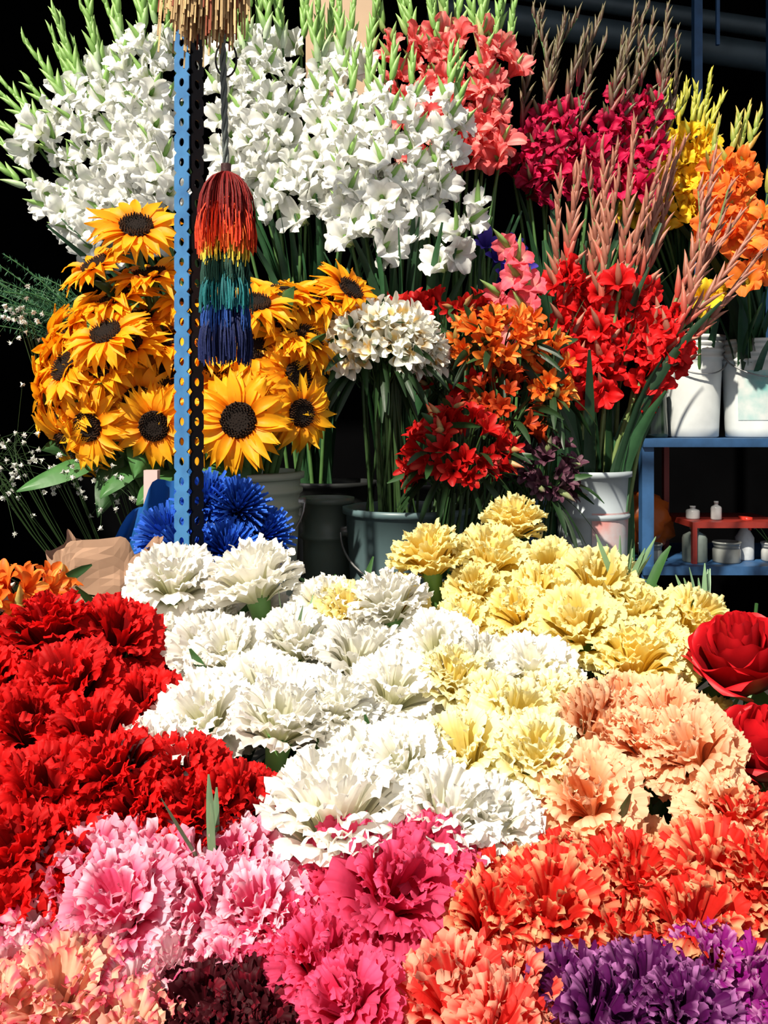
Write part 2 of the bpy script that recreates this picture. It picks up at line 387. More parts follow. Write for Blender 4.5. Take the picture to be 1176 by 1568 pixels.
# ------------------------------------------------------------------ sunflowers
def c_sun(T, S, R):
    return mixc((0.90, 0.24, 0.0), (1.0, 0.47, 0.012), sstep(T, 0, .5))*(0.88+.2*R)[:, None]
def leafbroad(mb, b, tip, w, col, m=1, droop=.02):
    b = np.array(b); tip = np.array(tip); d = tip-b; n = 9; nc = 7
    P = bez(b, (b+tip)/2+[0, 0, droop], tip, n); T = np.gradient(P, axis=0); T /= np.linalg.norm(T, axis=1)[:, None]
    sd = nrm(np.cross(d, nrm([rng.normal()*.4, -1, .6]))); t = np.linspace(0, 1, n)
    ww = w*(np.clip(np.sin(np.pi*t**0.75), 0, 1)**0.9+0.02); s = np.linspace(-1, 1, nc); N = np.cross(T, sd)
    V = P[:, None]+sd*(s[None, :, None]*ww[:, None, None])+N[:, None]*((np.abs(s)**1.5)[None, :, None]*ww[:, None, None]*.35)+N[:, None]*(np.sin(s*4+t[:, None]*7)*.06*w)[..., None]
    mb.add(V.reshape(-1, 3), gridF(n, nc), np.asarray(col)*(0.8+.4*rng.random()), m)
def sunflower(mb, pos, axis, D, foot):
    pos = np.array(pos, float); a = nrm(axis)
    put(mb, SUN[rng.integers(4)], pos, a, D, c_sun)
    k = 40; pr = []
    for i in range(12):
        r = .185*(1-i/11.0); pr.append([max(r, .0005), .045*math.cos(r/.205*1.3)+.006*(i % 2)+(.012 if .09 < r < .17 else 0)])
    pr = np.array(pr)*D
    revolve(mb, pr, pos, (0.010, 0.005, 0.003), k=k, m=2, axis=a)
    F = frame(a)
    for i in range(130):
        r = .18*math.sqrt((i+.5)/130)*D; ph = i*2.39996
        b = pos+F @ np.array([r*math.cos(ph), r*math.sin(ph), .03*D])
        q = .011*D; hh = (.045 if r > .1*D else .02)*D
        col = (0.035, 0.013, 0.004) if r > .12*D else (.012, .006, .003)
        V = np.array([[q, 0, 0], [0, q, 0], [-q, 0, 0], [0, -q, 0], [q*.6, 0, hh], [0, q*.6, hh], [-q*.6, 0, hh], [0, -q*.6, hh]]) @ F.T+b
        mb.add(V, [(0, 1, 5, 4), (1, 2, 6, 5), (2, 3, 7, 6), (3, 0, 4, 7), (4, 5, 6, 7)], col, 2)
    revolve(mb, np.array([[.2, .0], [.21, -.03], [.15, -.09], [.06, -.12], [.03, -.2]])*D, pos, GREEN, k=16, m=1, axis=a)
    for i in range(15):
        ph = i*2*math.pi/15+rng.normal()*.1; dr = F @ np.array([math.cos(ph), math.sin(ph), -.12]); b = pos+dr*.15*D-a*.04*D
        blade(mb, bez(b, b+dr*.09*D-a*.01*D, b+dr*.19*D, 5), .022*D, GREEN*1.1, m=1)
    s0 = pos-a*.18*D
    tube(mb, bez(s0, s0-a*.07-np.array([0, 0, .04]), foot, 10), .005, GREEN, 8, 1)
mb = MB()
SF = [(-379,1290,1286,105,(.25,-1,.1)),(-216,1240,1258,112,(-.05,-1,.12)),(-137,1310,1326,104,(.75,-.7,.15)),(-386,1300,1560,106,(.15,-.75,.65)),
 (-440,1330,1290,100,(-.3,-.9,-.1)),(-350,1330,1385,104,(.0,-.5,.85)),(-500,1330,1405,108,(-.8,-.45,.55)),(-532,1340,1335,104,(-.9,-.5,.2)),
 (-518,1320,1268,104,(-.75,-.6,-.25)),(-495,1310,1222,100,(-.55,-.55,-.6)),(-424,1320,1450,104,(-.35,-.4,.85)),(-372,1330,1490,104,(-.1,-.4,.95)),
 (-166,1380,1470,112,(0,-.4,.95)),(-108,1390,1462,104,(.35,-.35,.9)),(-58,1400,1478,96,(.6,-.55,.6)),(-150,1330,1405,100,(.35,-.6,.7)),
 (-265,1320,1335,104,(.1,-.6,.8)),(-310,1300,1300,96,(-.1,-.7,.6)),(-462,1300,1360,104,(-.4,-.6,.75)),(-205,1300,1370,96,(.1,-.75,.6)),
 (-300,1380,1420,96,(0,-.3,.95)),(-240,1360,1420,100,(.1,-.4,.9)),(-430,1270,1340,90,(-.2,-.8,.5)),(-480,1290,1290,96,(-.7,-.7,.1)),(-395,1290,1375,92,(-.1,-.65,.7)),
 (-310,1350,1455,100,(.0,-.5,.9)),(-270,1310,1380,100,(-.2,-.6,.8)),(-120,1340,1390,96,(.7,-.6,.5)),(-470,1340,1430,100,(-.5,-.5,.8)),(-540,1350,1380,100,(-.95,-.3,.3)),(-395,1340,1420,100,(-.1,-.5,.9)),
 (-350,1270,1250,96,(.0,-.95,-.15)),(-420,1260,1390,98,(-.2,-.7,.65)),(-490,1280,1340,98,(-.6,-.7,.35)),(-200,1300,1440,96,(.1,-.6,.8)),(-130,1300,1270,92,(.6,-.75,.0)),(-450,1300,1500,92,(-.4,-.5,.75)),
 (-340,1310,1330,96,(-.1,-.8,.5)),(-450,1270,1250,96,(-.3,-.9,-.2)),(-165,1290,1290,92,(.5,-.8,.1)),(-300,1290,1250,92,(0,-.9,.1)),(-545,1330,1300,96,(-.95,-.3,-.1)),(-250,1290,1300,88,(.0,-.8,.5))]
for x, y, z, d, a in SF:
    sunflower(mb, (x/1000, y/1000, z/1000), a, d/1000*1.34, (-.257+rng.normal()*.03, 1.42+rng.normal()*.03, .84))
for i in range(30):
    x, y, z, d, a = SF[rng.integers(len(SF))]
    b = np.array([x/1000*.85-.03, y/1000+.05, z/1000-.05]); dr = nrm([(x+300)/400+rng.normal()*.6, -.7, -.1+rng.normal()*.5]); ln = .07+.05*rng.random()
    leafbroad(mb, b, b+dr*ln, .018+.010*rng.random(), LEAFG*.8)
for (x, z) in [(-.40, 1.19), (-.33, 1.18), (-.27, 1.20), (-.45, 1.20), (-.21, 1.19), (-.36, 1.22), (-.42, 1.42), (-.395, 1.41)]:
    b = np.array([x, 1.32, z]); leafbroad(mb, b, b+[rng.normal()*.05, -.06, -.05], .03, LEAFG*1.3)
mb.build('sunflower_bunch', [petal_mat('sunflower_petals', rough=.5, trans=.36, nscale=80, var=.1), stemmat, petal_mat('sunflower_seed_disc', rough=.9, trans=0, nscale=300, var=.4, bump=.6)])

# ------------------------------------------------------------------ gladioli
def bud(mb, b, d, ln, r, col, out, tipcol):
    n = 6; t = np.linspace(0, 1, n)
    P = bez(b, b+d*ln*.55+out*ln*.12, b+d*ln+out*ln*.02, n)
    rr = r*np.array([.55, 1, .95, .7, .4, .04])
    C = mixc(col, tipcol, t**1.5)
    tube(mb, P, rr, C, 5, 1)
def spike(mb, B, T, frac, colf, foot, fs=.082, budc=(.20, .40, .08), budtip=(.40, .60, .2), stemc=(.07, .16, .04), bl=.055, br=.0074):
    B = np.array(B, float); T = np.array(T, float); d = T-B; L = np.linalg.norm(d); d /= L
    side = nrm(np.cross(d, [0, 1, 0])+np.array([0, rng.normal()*.25, 0]))
    bend = side*rng.normal()*.07*L
    def cur(u): return B+d*L*u+bend*math.sin(u*math.pi)
    pts = [cur(u) for u in np.linspace(0, 1, 10)]
    foot = np.array(foot, float)
    low = bez(foot, [foot[0]*.75+B[0]*.25, foot[1]*.75+B[1]*.25, foot[2]*.35+B[2]*.65], B, 8)
    tube(mb, np.concatenate([low[:-1], pts]), np.linspace(.005, .0016, 17), stemc, 6, 1)
    u = 0.0; i = int(rng.integers(2))
    fl = frac*L
    step = fs*.47
    while u < fl:
        k = u/max(fl, 1e-6); s = fs*(1.08-.35*k)*(0.92+.16*rng.random())
        sg = 1 if i % 2 else -1
        ax = nrm(side*sg*(.55+.2*rng.normal())+np.array([0, -.85, 0])+d*(.25+.15*rng.normal())+rng.normal(size=3)*.12)
        p = cur(u/L)+ax*s*.5
        put(mb, GLAD[rng.integers(6)], p, ax, s*1.1, colf)
        bud(mb, cur(u/L)+ax*.004, nrm(d*.8+ax*.7+side*sg*.3), .055, .007, budc, side*0, budtip)
        u += step; i += 1
    rem = L-fl
    fcol = colf(np.array([.9]), np.array([0.]), np.array([.5]))[0]
    while u < L+.01:
        k = min(1.0, (u-fl)/max(rem, 1e-6)); sg = 1 if i % 2 else -1
        ln = bl*(1.15-.45*k); out = side*sg+np.array([0, -.35+.5*rng.random(), 0])
        dd = nrm(d+out*(.34-.2*k)+rng.normal(size=3)*.07)
        mixk = max(0.0, 1-k*5)
        bc = mixc(budc, fcol, np.array([mixk*.8]))[0]
        bud(mb, cur(min(u/L, 1)), dd, ln, br*(1.15-.55*k), bc, -out*.7, budtip)
        u += .018*(1.1-.35*k); i += 1
def glad_bunch(name, spikes, colf, foot, y, leaves=14, **kw):
    mb = MB()
    for (x0, z0, x1, z1, fr, yo) in spikes:
        spike(mb, (x0/1000, y+yo/1000, z0/1000), (x1/1000, y+yo/1000, z1/1000), fr, colf, (foot[0]+rng.normal()*.02, foot[1]+rng.normal()*.02, foot[2]), **kw)
    xs = [s[0]/1000 for s in spikes]; zs = [s[1]/1000 for s in spikes]
    for i in range(leaves):
        f = np.array([foot[0]+rng.normal()*.025, foot[1]+rng.normal()*.02, foot[2]])
        k = rng.integers(len(xs)); tip = np.array([xs[k]+rng.normal()*.06, y-.02+rng.normal()*.04, min(zs[k], 1.75)+rng.normal()*.06-.02])
        mid = np.array([f[0]*.9+tip[0]*.1, f[1]*.9+tip[1]*.1, f[2]*.3+tip[2]*.7])
        blade(mb, bez(f, mid, tip, 10), .010+.004*rng.random(), np.array((.025, .08, .03))*(.6+.8*rng.random()), m=1)
    mb.build(name, [petal_mat(name+'_petals', rough=.6, trans=.34, nscale=100, var=.05), stemmat])
CG_WHITE = two((.70, .76, .42), (.92, .92, .88), .1, .4, .03)
CG_CORAL = streak((.90, .15, .15), (.95, .5, .42), .7, 3, .5)
CG_MAG = two((.28, .0, .02), (.55, .008, .07), .1, .8, .4)
CG_RED = two((.45, .0, .0), (.72, .010, .012), .2, .8, .2)
CG_YEL = two((.88, .50, .01), (.96, .64, .03), .2, .8, .1)
CG_OR = two((.9, .45, .05), (.90, .20, .03), .2, .7, .15)
CG_HP = two((.9, .5, .4), (.85, .13, .18), .2, .7, .15)
# spikes: x,z of lowest floret -> x,z of tip (mm), flowering share, y offset (mm)
W1 = [(-590,1610,-850,1880),(-605,1665,-835,2000),(-580,1670,-770,2070),(-540,1690,-710,2140),(-520,1740,-640,2200),(-490,1750,-570,2230),(-565,1610,-800,1930),(-485,1820,-530,2270),(-615,1630,-870,1840),(-530,1650,-680,2080),(-480,1690,-600,2170),(-500,1640,-630,2110),(-450,1730,-500,2230)]
W1b = [(-710,1940,-790,2020),(-680,1970,-730,2110),(-630,2010,-670,2170),(-740,1890,-830,1970),(-580,2040,-605,2210),(-530,2060,-550,2230),(-660,1960,-700,2130),(-470,2080,-460,2250),(-770,1870,-860,1920)]
glad_bunch('white_gladiolus_bunch', [(*q, .58+.06*rng.random(), rng.normal()*30) for q in W1]+[(*q, .02, 50+rng.normal()*15) for q in W1b], CG_WHITE, (-.34, 1.80, .84), 1.80, 10, fs=.074)
W2 = [(-290,1750,-350,2230),(-230,1720,-270,2230),(-180,1740,-220,2260),(-130,1710,-150,2230),(-270,1790,-310,2250),(-90,1690,-100,2190),(-170,1690,-180,2200),(-330,1770,-390,2230),(-210,1770,-245,2240)]
W2b = [(-360,2080,-400,2230),(-290,2110,-285,2260),(-240,2090,-230,2260),(-190,2100,-190,2250),(-130,2040,-115,2220),(-70,2060,-60,2220),(-30,2050,-10,2210)]
glad_bunch('white_gladiolus_bunch', [(*q, .62+.05*rng.random(), rng.normal()*20) for q in W2]+[(*q, .02, 60+rng.normal()*15) for q in W2b], CG_WHITE, (-.16, 1.82, .84), 1.82, 22, fs=.074)
glad_bunch('white_gladiolus_bunch', [(-66,1620,-57,2000,.78,0),(-9,1600,19,2010,.80,-20),(38,1600,57,2000,.80,0),(72,1640,135,2010,.75,10),(19,1640,0,1990,.8,20),(-40,1660,-30,2010,.75,20),(95,1700,150,2020,.6,30),(123,1562,205,1703,.9,-30)], CG_WHITE, (.04, 1.74, .84), 1.70, 26, fs=.074)
glad_bunch('coral_gladiolus_bunch', [(74,1841,-32,2285,.62,0),(127,1905,53,2285,.55,20),(180,1862,137,2306,.62,0),(211,1852,222,2285,.6,0),(264,1852,275,2253,.55,0),(158,1852,95,2253,.6,-20),(230,1900,180,2290,.5,30),(60,2120,20,2300,.02,30),(120,2140,100,2310,.02,30),(180,2130,200,2310,.02,30),(250,2110,270,2290,.02,30),(290,2060,310,2260,.02,30),(220,2140,240,2300,.02,40)], CG_CORAL, (.16, 1.92, .84), 1.90, 20, fs=.074)
glad_bunch('magenta_gladiolus_bunch', [(311,1850,356,2239,.35,0),(378,1828,433,2217,.5,0),(444,1828,522,2228,.55,0),(500,1850,600,2239,.5,0),(567,1839,644,2217,.55,0),(622,1883,678,2239,.45,0),(411,1806,478,2172,.5,-30),(480,1790,560,2150,.5,-40),(345,1790,400,2120,.4,-30),(560,1800,660,2150,.5,-20),(530,1840,620,2210,.3,10),(400,1900,470,2240,.1,20),(330,1930,380,2230,.1,0),(560,1900,640,2260,.1,20),(640,1880,700,2180,.15,0),(460,1880,520,2150,.15,-40),(600,1800,670,2100,.3,-30)], CG_MAG, (.42, 2.0, .84), 2.0, 26, budc=(.085, .035, .025), budtip=(.22, .20, .09), fs=.070, bl=.06, br=.0058)
glad_bunch('red_gladiolus_bunch', [(319,1480,353,1715,.35,0),(396,1405,405,1758,.35,0),(431,1388,465,1801,.3,0),(456,1388,534,1758,.3,0),(474,1362,611,1741,.3,0),(465,1300,654,1629,.3,0),(491,1328,690,1560,.3,0),(370,1300,327,1698,.38,-10),(405,1310,431,1698,.35,-20),(474,1336,577,1681,.3,-20),(350,1400,380,1730,.3,20),(430,1500,500,1720,.1,-30),(380,1430,440,1770,.25,30),(450,1480,560,1770,.1,20),(500,1420,640,1690,.1,0),(340,1500,370,1740,.15,0),(480,1500,540,1720,.05,20),(520,1400,670,1600,.1,-20)], CG_RED, (.387, 1.55, .83), 1.55, 30, budc=(.26, .08, .05), budtip=(.60, .26, .17), fs=.060, bl=.055, br=.0056, stemc=(.18, .25, .08))
glad_bunch('pink_gladiolus_bunch', [(262,1455,225,1590,.9,0),(240,1430,215,1500,.9,10)], CG_HP, (.25, 1.60, .83), 1.52, 4, fs=.065)
glad_bunch('yellow_gladiolus_bunch', [(683,1785,740,2127,.6,0),(752,1785,843,2150,.6,0),(797,1820,877,2093,.55,0),(820,1865,809,2116,.6,0),(720,1760,780,2090,.6,-20),(660,1800,700,2050,.6,0),(800,1560,860,1640,.5,-50),(700,1830,720,2080,.7,30),(770,1800,800,2080,.7,-10),(730,1850,790,2130,.65,20)], CG_YEL, (.845, 2.28, 1.25), 2.16, 20, budc=(.35, .38, .04), budtip=(.7, .6, .08))
glad_bunch('orange_gladiolus_bunch', [(833,1702,877,2006,.7,0),(877,1702,931,2017,.7,0),(812,1733,834,1995,.6,20),(850,1720,910,2030,.6,20),(900,1600,960,1900,.7,0)], CG_OR, (1.00, 2.26, 1.25), 2.06, 26, budc=(.25, .36, .06), budtip=(.65, .45, .1))

# ------------------------------------------------------------------ alstroemeria
def alstro_bunch(name, clusters, foot):
    mb = MB()
    for (c, r, n, colf, D) in clusters:
        c = np.array(c); r = np.array(r)
        for i in range(n):
            while True:
                d = nrm(rng.normal(size=3))
                if d[2] > -.45 and d[1] < .5: break
            p = c+d*r*(0.82+.3*rng.random()); ax = nrm(d+np.array([0, -.35, .15])+rng.normal(size=3)*.25)
            put(mb, ALST[rng.integers(5)], p, ax, D*(.85+.3*rng.random()), colf)
            j = c+(p-c)*.35+np.array([0, .02, -.05]); tube(mb, bez(p-ax*D*.45, p-ax*D*.8, j, 5), .0013, GREEN*.5, 5, 1)
            if i % 4 == 0: tube(mb, bez(j, j-np.array([0, 0, .1]), np.array(foot)+rng.normal(size=3)*[.03, .03, 0], 8), .0025, GREEN*.35, 6, 1)
            if i % 3 == 0:
                dr = nrm(d+rng.normal(size=3)*.5); b = p-ax*D*.5; blade(mb, bez(b, b+dr*.03, b+dr*.06-[0, 0, .01], 6), .006, LEAFG*.6, m=1)
            if i % 6 == 0: bud(mb, p-ax*D*.2, nrm(ax+rng.normal(size=3)*.4), .035, .006, (.3, .4, .15), ax*0, colf(np.array([.9]), np.array([0.]), np.array([.5]))[0])
        for i in range(n//3):
            d = nrm([rng.normal(), -.3+rng.normal()*.5, -.5+rng.normal()*.4]); b = c+d*r*.6
            blade(mb, bez(b, b+d*.04, b+d*.07-[0, 0, .03], 6), .006, LEAFG*.3, m=1)  # lower leaves darkened: shade from the heads above is in their colour
    mb.build(name, [petal_mat(name+'_petals', rough=.5, trans=.32, nscale=120, var=.06), stemmat])
def CA_W(T, S, R):
    c = mixc((.65, .72, .35), (.90, .89, .80), sstep(T, .1, .5)); y = sstep(T, .3, .5)*(1-sstep(T, .6, .85))*(R > .62)
    return c*(1-y[:, None]*.85)+np.array((.88, .52, .05))*y[:, None]*.85
CA_OR = streak((.88, .16, .015), (.92, .55, .10), .8, 2, .6)
CA_RED = streak((.55, .008, .008), (.80, .10, .05), .5, 2, 1.0)
CA_BR = streak((.50, .05, .01), (.75, .2, .05), .6, 2, .6)
CA_MAU = streak((.12, .04, .07), (.22, .12, .14), .6, 2, .4)
alstro_bunch('white_alstroemeria_bunch', [((-.008, 1.40, 1.375), (.100, .07, .07), 130, CA_W, .062)], (.03, 1.45, .86))
alstro_bunch('orange_alstroemeria_bunch', [((.19, 1.42, 1.39), (.085, .06, .06), 50, CA_OR, .048), ((.285, 1.42, 1.33), (.03, .04, .09), 20, CA_OR, .046)], (.07, 1.47, .86))
alstro_bunch('red_alstroemeria_bunch', [((.118, 1.33, 1.20), (.085, .06, .075), 55, CA_RED, .046), ((.20, 1.40, 1.27), (.07, .05, .08), 34, CA_BR, .046), ((.14, 1.45, 1.33), (.08, .05, .05), 20, CA_RED, .045), ((.12, 1.55, 1.47), (.11, .05, .03), 26, CA_RED, .05)], (.05, 1.42, .86))
alstro_bunch('mauve_alstroemeria_bunch', [((.27, 1.42, 1.16), (.06, .04, .09), 30, CA_MAU, .046)], (.20, 1.50, .82))
alstro_bunch('orange_lily_bunch', [((-.40, .90, 1.065), (.06, .05, .03), 36, CA_OR, .04), ((-.45, .88, 1.05), (.05, .05, .03), 16, CA_W, .04)], (-.40, .95, .81))

# ------------------------------------------------------------------ blue chrysanthemums and irises
mb = MB()
C_BL = two((.006, .012, .09), (.03, .13, .62), .2, 1.0, .35)
for x, y, z, D in [(-.290, 1.12, 1.100, .105), (-.243, 1.14, 1.145, .105), (-.198, 1.13, 1.138, .10), (-.168, 1.15, 1.098, .10), (-.258, 1.09, 1.085, .10), (-.205, 1.09, 1.085, .10), (-.17, 1.13, 1.055, .08)]:
    a = nrm([(x+.24)*6, -.6, .8]); put(mb, MUM[rng.integers(2)], (x, y, z), a, D*.92, C_BL)
    tube(mb, bez(np.array((x, y, z))-a*.02, (x, y+.05, z-.1), (-.24, 1.20, .804), 8), .003, GREEN, 6, 1)
mb.build('blue_chrysanthemum_bunch', [petal_mat('blue_chrysanthemum_petals', rough=.5, trans=.15, nscale=80, var=.1), stemmat])
mb = MB()
for x, z in [(.265, 1.62), (.235, 1.60), (.285, 1.58), (.25, 1.56), (.21, 1.63)]:
    put(mb, ALST[0], (x, 1.72, z), nrm([rng.normal()*.3, -1, .5]), .07, two((.05, .03, .3), (.10, .06, .55)))
    tube(mb, bez((x, 1.74, z-.03), (x, 1.76, 1.3), (.25, 1.78, .804), 8), .003, GREEN, 6, 1)
mb.build('blue_iris_bunch', [petal_mat('blue_iris_petals'), stemmat])

# ------------------------------------------------------------------ baby's breath and fern
mb = MB()
def gyps(cx, cy, cz, r, n, foot):
    J = [np.array([cx, cy, cz])+rng.normal(size=3)*r*.4 for _ in range(8)]
    for j in J: tube(mb, bez(foot, [cx*.9, cy+.05, (foot[2]+cz)/2], j, 8), .0009, GREEN*.35, 4, 1)
    for i in range(n):
        p = np.array([cx, cy, cz])+rng.normal(size=3)*r; j = J[rng.integers(8)]
        tube(mb, bez(j, (j+p)/2+[0, 0, .01], p, 4), .0003, GREEN*.4, 3, 1)
        put(mb, ALST[rng.integers(5)], p, rng.normal(size=3), .011, two((.8, .8, .7), (.88, .88, .86)))
        put(mb, ALST[rng.integers(5)], p, rng.normal(size=3), .010, two((.8, .8, .7), (.88, .88, .86)))
GF = (-.42, 1.50, .84)
gyps(-.60, 1.38, 1.43, .022, 30, GF); gyps(-.585, 1.32, 1.20, .035, 36, GF); gyps(-.50, 1.30, 1.17, .028, 26, GF); gyps(-.63, 1.36, 1.16, .03, 24, GF)
gyps(-.42, 1.30, 1.155, .025, 25, GF)
mb.build('babys_breath_bunch', [petal_mat('babys_breath_petals'), stemmat])
mb = MB()
for i in range(34):
    b = np.array([-.50, 1.62, 1.30+.1*rng.random()]); tip = np.array([-.66-.12*rng.random(), 1.55+.1*rng.random(), 1.44+.14*rng.random()])
    P = bez(b, (b+tip)/2+[0, 0, .05], tip, 22); tube(mb, P, .0012, LEAFG, 4)
    tube(mb, bez(b, [-.47, 1.6, 1.1], [-.42, 1.60, .804], 6), .002, LEAFG, 5)
    for k in range(2, 22):
        for s in (-1, 1):
            for e in range(3):
                dr = nrm([-.6+rng.normal()*.5, rng.normal()*.5, s*(.8+.3*rng.random())]); ln = .028*(1.1-k/26)
                blade(mb, bez(P[k], P[k]+dr*ln*.5, P[k]+dr*ln, 3), .0007, np.array((.03, .12, .05)))
mb.build('asparagus_fern_bunch', stemmat)

# ------------------------------------------------------------------ buckets
def bucket(name, x, y, z, rt, rb, h, col, rings=3, rough=.4, handle=True, label=None):
    mb = MB(); pr = [[.0005, 0], [rb*.9, 0], [rb, .004]]
    for i in range(1, 8):
        pr.append([rb+(rt-rb)*i/10, h*i/10])
    for k in range(rings):
        q = h*(.76+.07*k); rr = rb+(rt-rb)*q/h
        pr += [[rr, q], [rr+.005, q+.004], [rr+.005, q+.009], [rr, q+.013]]
    pr += [[rt, h-.012], [rt+.006, h-.010], [rt+.006, h], [rt-.003, h], [rt-.004, h-.02], [rb-.004, .008], [.0005, .008]]
    revolve(mb, pr, (x, y, z), (1, 1, 1), 48)
    if handle:
        a = np.linspace(0, math.pi, 24); P = np.stack([x+(rt+.008)*np.cos(a), y-(rt*.75)*np.sin(a)-.004, z+h*.86-np.sin(a)*h*.25], 1)
        P[:, 1] = y-np.sqrt(np.clip((rt+.010)**2-(P[:, 0]-x)**2, 0, 1)); tube(mb, P, .0022, (1, 1, 1), 6, 1)
        for s in (-1, 1): revolve(mb, [[.0005, .008], [.009, .008], [.009, 0], [.011, -.004]], (x+s*(rt+.001), y, z+h*.86), (1, 1, 1), 12, 1, axis=(s, 0, 0))
    if label:
        a = np.linspace(-.75, .75, 12)-math.pi/2+label[3]; zz = np.linspace(h*label[1], h*label[2], 4)
        V = np.array([[x+(rb+(rt-rb)*q/h+.0015)*math.cos(t), y+(rb+(rt-rb)*q/h+.0015)*math.sin(t), z+q] for q in zz for t in a]); mb.add(V, gridF(4, 12), (1, 1, 1), 2)
    mats = [solid_mat(name+'_plastic', col, rough, var=.12, nscale=9, bump=.05), solid_mat(name+'_wire', (.35, .35, .35), .35, .8)]
    if label: mats.append(solid_mat(name+'_label', label[0], .5, var=.1, col2=label[4], nscale=12))
    return mb.build(name, mats)
bucket('grey_plastic_bucket', -.257, 1.42, TABLE, .115, .098, .372, (.42, .47, .38), 4)
bucket('teal_plastic_bucket', .040, 1.46, TABLE, .107, .088, .309, (.10, .16, .17), 0)
bucket('small_green_pot', -.105, 1.52, TABLE, .045, .036, .32, (.16, .20, .17), 1, handle=False)
bucket('clear_plastic_bucket', .387, 1.55, TABLE, .066, .055, .367, (.42, .47, .50), 1, handle=False, label=((.55, .60, .62), .25, .8, .5, (.65, .12, .08)))
bucket('blue_plastic_bucket', .30, 1.62, TABLE, .055, .05, .30, (.05, .14, .30), 0, handle=False)
for (x, y, r) in [(-.34, 1.80, .10), (-.12, 1.83, .10), (.08, 1.78, .09), (.22, 1.93, .10), (.45, 2.0, .10)]:
    bucket('black_plastic_bucket', x, y, TABLE, r, r*.85, .33, (.02, .022, .022), 1, handle=False)
SH = 1.218
bucket('white_plastic_bucket', .845, 2.28, SH, .078, .066, .275, (.70, .72, .70), 3)
bucket('white_plastic_bucket', 1.005, 2.26, SH, .086, .074, .262, (.72, .75, .73), 3, label=((.60, .62, .60), .18, .68, -.2, (.05, .38, .36)))
bucket('dark_glass_jar', .72, 2.25, SH, .04, .045, .13, (.03, .05, .03), 0, rough=.1, handle=False)

# ------------------------------------------------------------------ slotted angle post
mb = MB()
def leg(p0, dirx, w, z0, z1, pitch, rx, rz, nd, mi=0):
    n = int((z1-z0)/pitch); k = 16
    for i in range(n):
        zc = z0+(i+.5)*pitch
        a = np.linspace(0, 2*math.pi, k, endpoint=False)+math.pi/k
        for s, off in ((0, 0.0), (1, .002)):
            inn = np.stack([w/2+rx*np.cos(a), rz*np.sin(a)], 1); ex = np.cos(a); ez = np.sin(a); mxx = np.maximum(abs(ex), abs(ez))
            out = np.stack([w/2+w/2*ex/mxx, pitch/2*ez/mxx], 1)
            Q = np.concatenate([inn, out]); V = np.array(p0)[None]+Q[:, 0, None]*dirx+np.array([0, 0, 1])*(Q[:, 1, None]+zc)+nd*off
            F = [(j, (j+1) % k, k+(j+1) % k, k+j) for j in range(k)]
            mb.add(V, F, (1, 1, 1), mi)
        V2 = []
        for off in (0, .002):
            V2.append(np.array(p0)[None]+inn[:, 0, None]*dirx+np.array([0, 0, 1])*(inn[:, 1, None]+zc)+nd*off)
        mb.add(np.concatenate(V2), [(j, (j+1) % k, k+(j+1) % k, k+j) for j in range(k)], (1, 1, 1), mi)
corner = np.array([-.2375, 1.02, 0.0])
dl = nrm([-1, .42, 0]); dr_ = nrm([.42, 1, 0])
leg(corner, dl, .022, .802, 2.62, .0245, .0035, .0052, np.cross(dl, [0, 0, 1])*-1)
leg(corner, dr_, .026, .802, 2.62, .0245, .0060, .0055, np.cross(dr_, [0, 0, 1]), 1)  # right leg faces away from the sun; its shade is painted in near-black
mb.build('slotted_angle_post', [solid_mat('blue_painted_steel', (.055, .20, .42), .38, .1, nscale=35, var=.2, col2=(.035, .13, .30), bump=.15), solid_mat('shaded_leg_steel', (.012, .016, .022), .5, .3)], smooth=False)
mb = MB(); box(mb, (-1.5, .89, 2.63), (1.5, .92, 2.65), (1, 1, 1)); box(mb, (-.27, .88, 2.60), (-.2, 1.06, 2.62), (1, 1, 1))
for sx in (-1.5, 1.46): box(mb, (sx, .88, 0), (sx+.04, .92, 2.62), (1, 1, 1))
mb.build('stall_frame', solid_mat('stall_frame_steel', (.05, .12, .25), .5, .2))

# ------------------------------------------------------------------ tassel and cord, straw whisk
mb = MB()
tx, ty = -.181, .955
tiers = [((.16, .004, .003), 1.540, .070, .031, 230), ((.60, .035, .008), 1.512, .058, .033, 230), ((.70, .09, .01), 1.492, .045, .030, 160), ((.75, .52, .05), 1.472, .038, .026, 160),
         ((.012, .05, .035), 1.452, .040, .027, 200), ((.01, .13, .14), 1.430, .048, .028, 220), ((.012, .05, .22), 1.398, .040, .026, 200), ((.006, .012, .07), 1.385, .060, .028, 260)]
for col, z, ln, r, n in tiers:
    for i in range(n):
        a = rng.random()*6.283; q = math.sqrt(rng.random()); rr = r*(.45+.6*q); c = np.array([math.cos(a), math.sin(a), 0])
        b = np.array([tx, ty, z])+c*.006; e = np.array([tx, ty, z-ln*(.85+.25*rng.random())])+c*rr+rng.normal(size=3)*.0015
        tube(mb, bez(b, b+c*rr*1.0+[0, 0, -ln*.15], e, 6), .0007, np.array(col)*(.7+.7*rng.random()), 3)
tube(mb, [(tx, ty, 1.55), (tx, ty, 1.35)], .006, (.05, .02, .02), 8)
for k in range(3):
    t = np.linspace(0, 1, 260); ph = t*120+k*2.094
    P = np.stack([tx-.020*t+.0022*np.cos(ph), ty-.05*t+.0022*np.sin(ph), 1.54+t*1.08], 1)
    tube(mb, P, .0020, (.13, .15, .14), 5)
a = np.linspace(0, 2*math.pi, 20); tube(mb, np.stack([tx+.012*np.cos(a), ty+0*a, 1.67+.02*np.sin(a)], 1), .0012, (.02, .02, .02), 5)
mb.build('rainbow_tassel', petal_mat('tassel_yarn', rough=.6, trans=0, nscale=400, var=.2))
mb = MB()
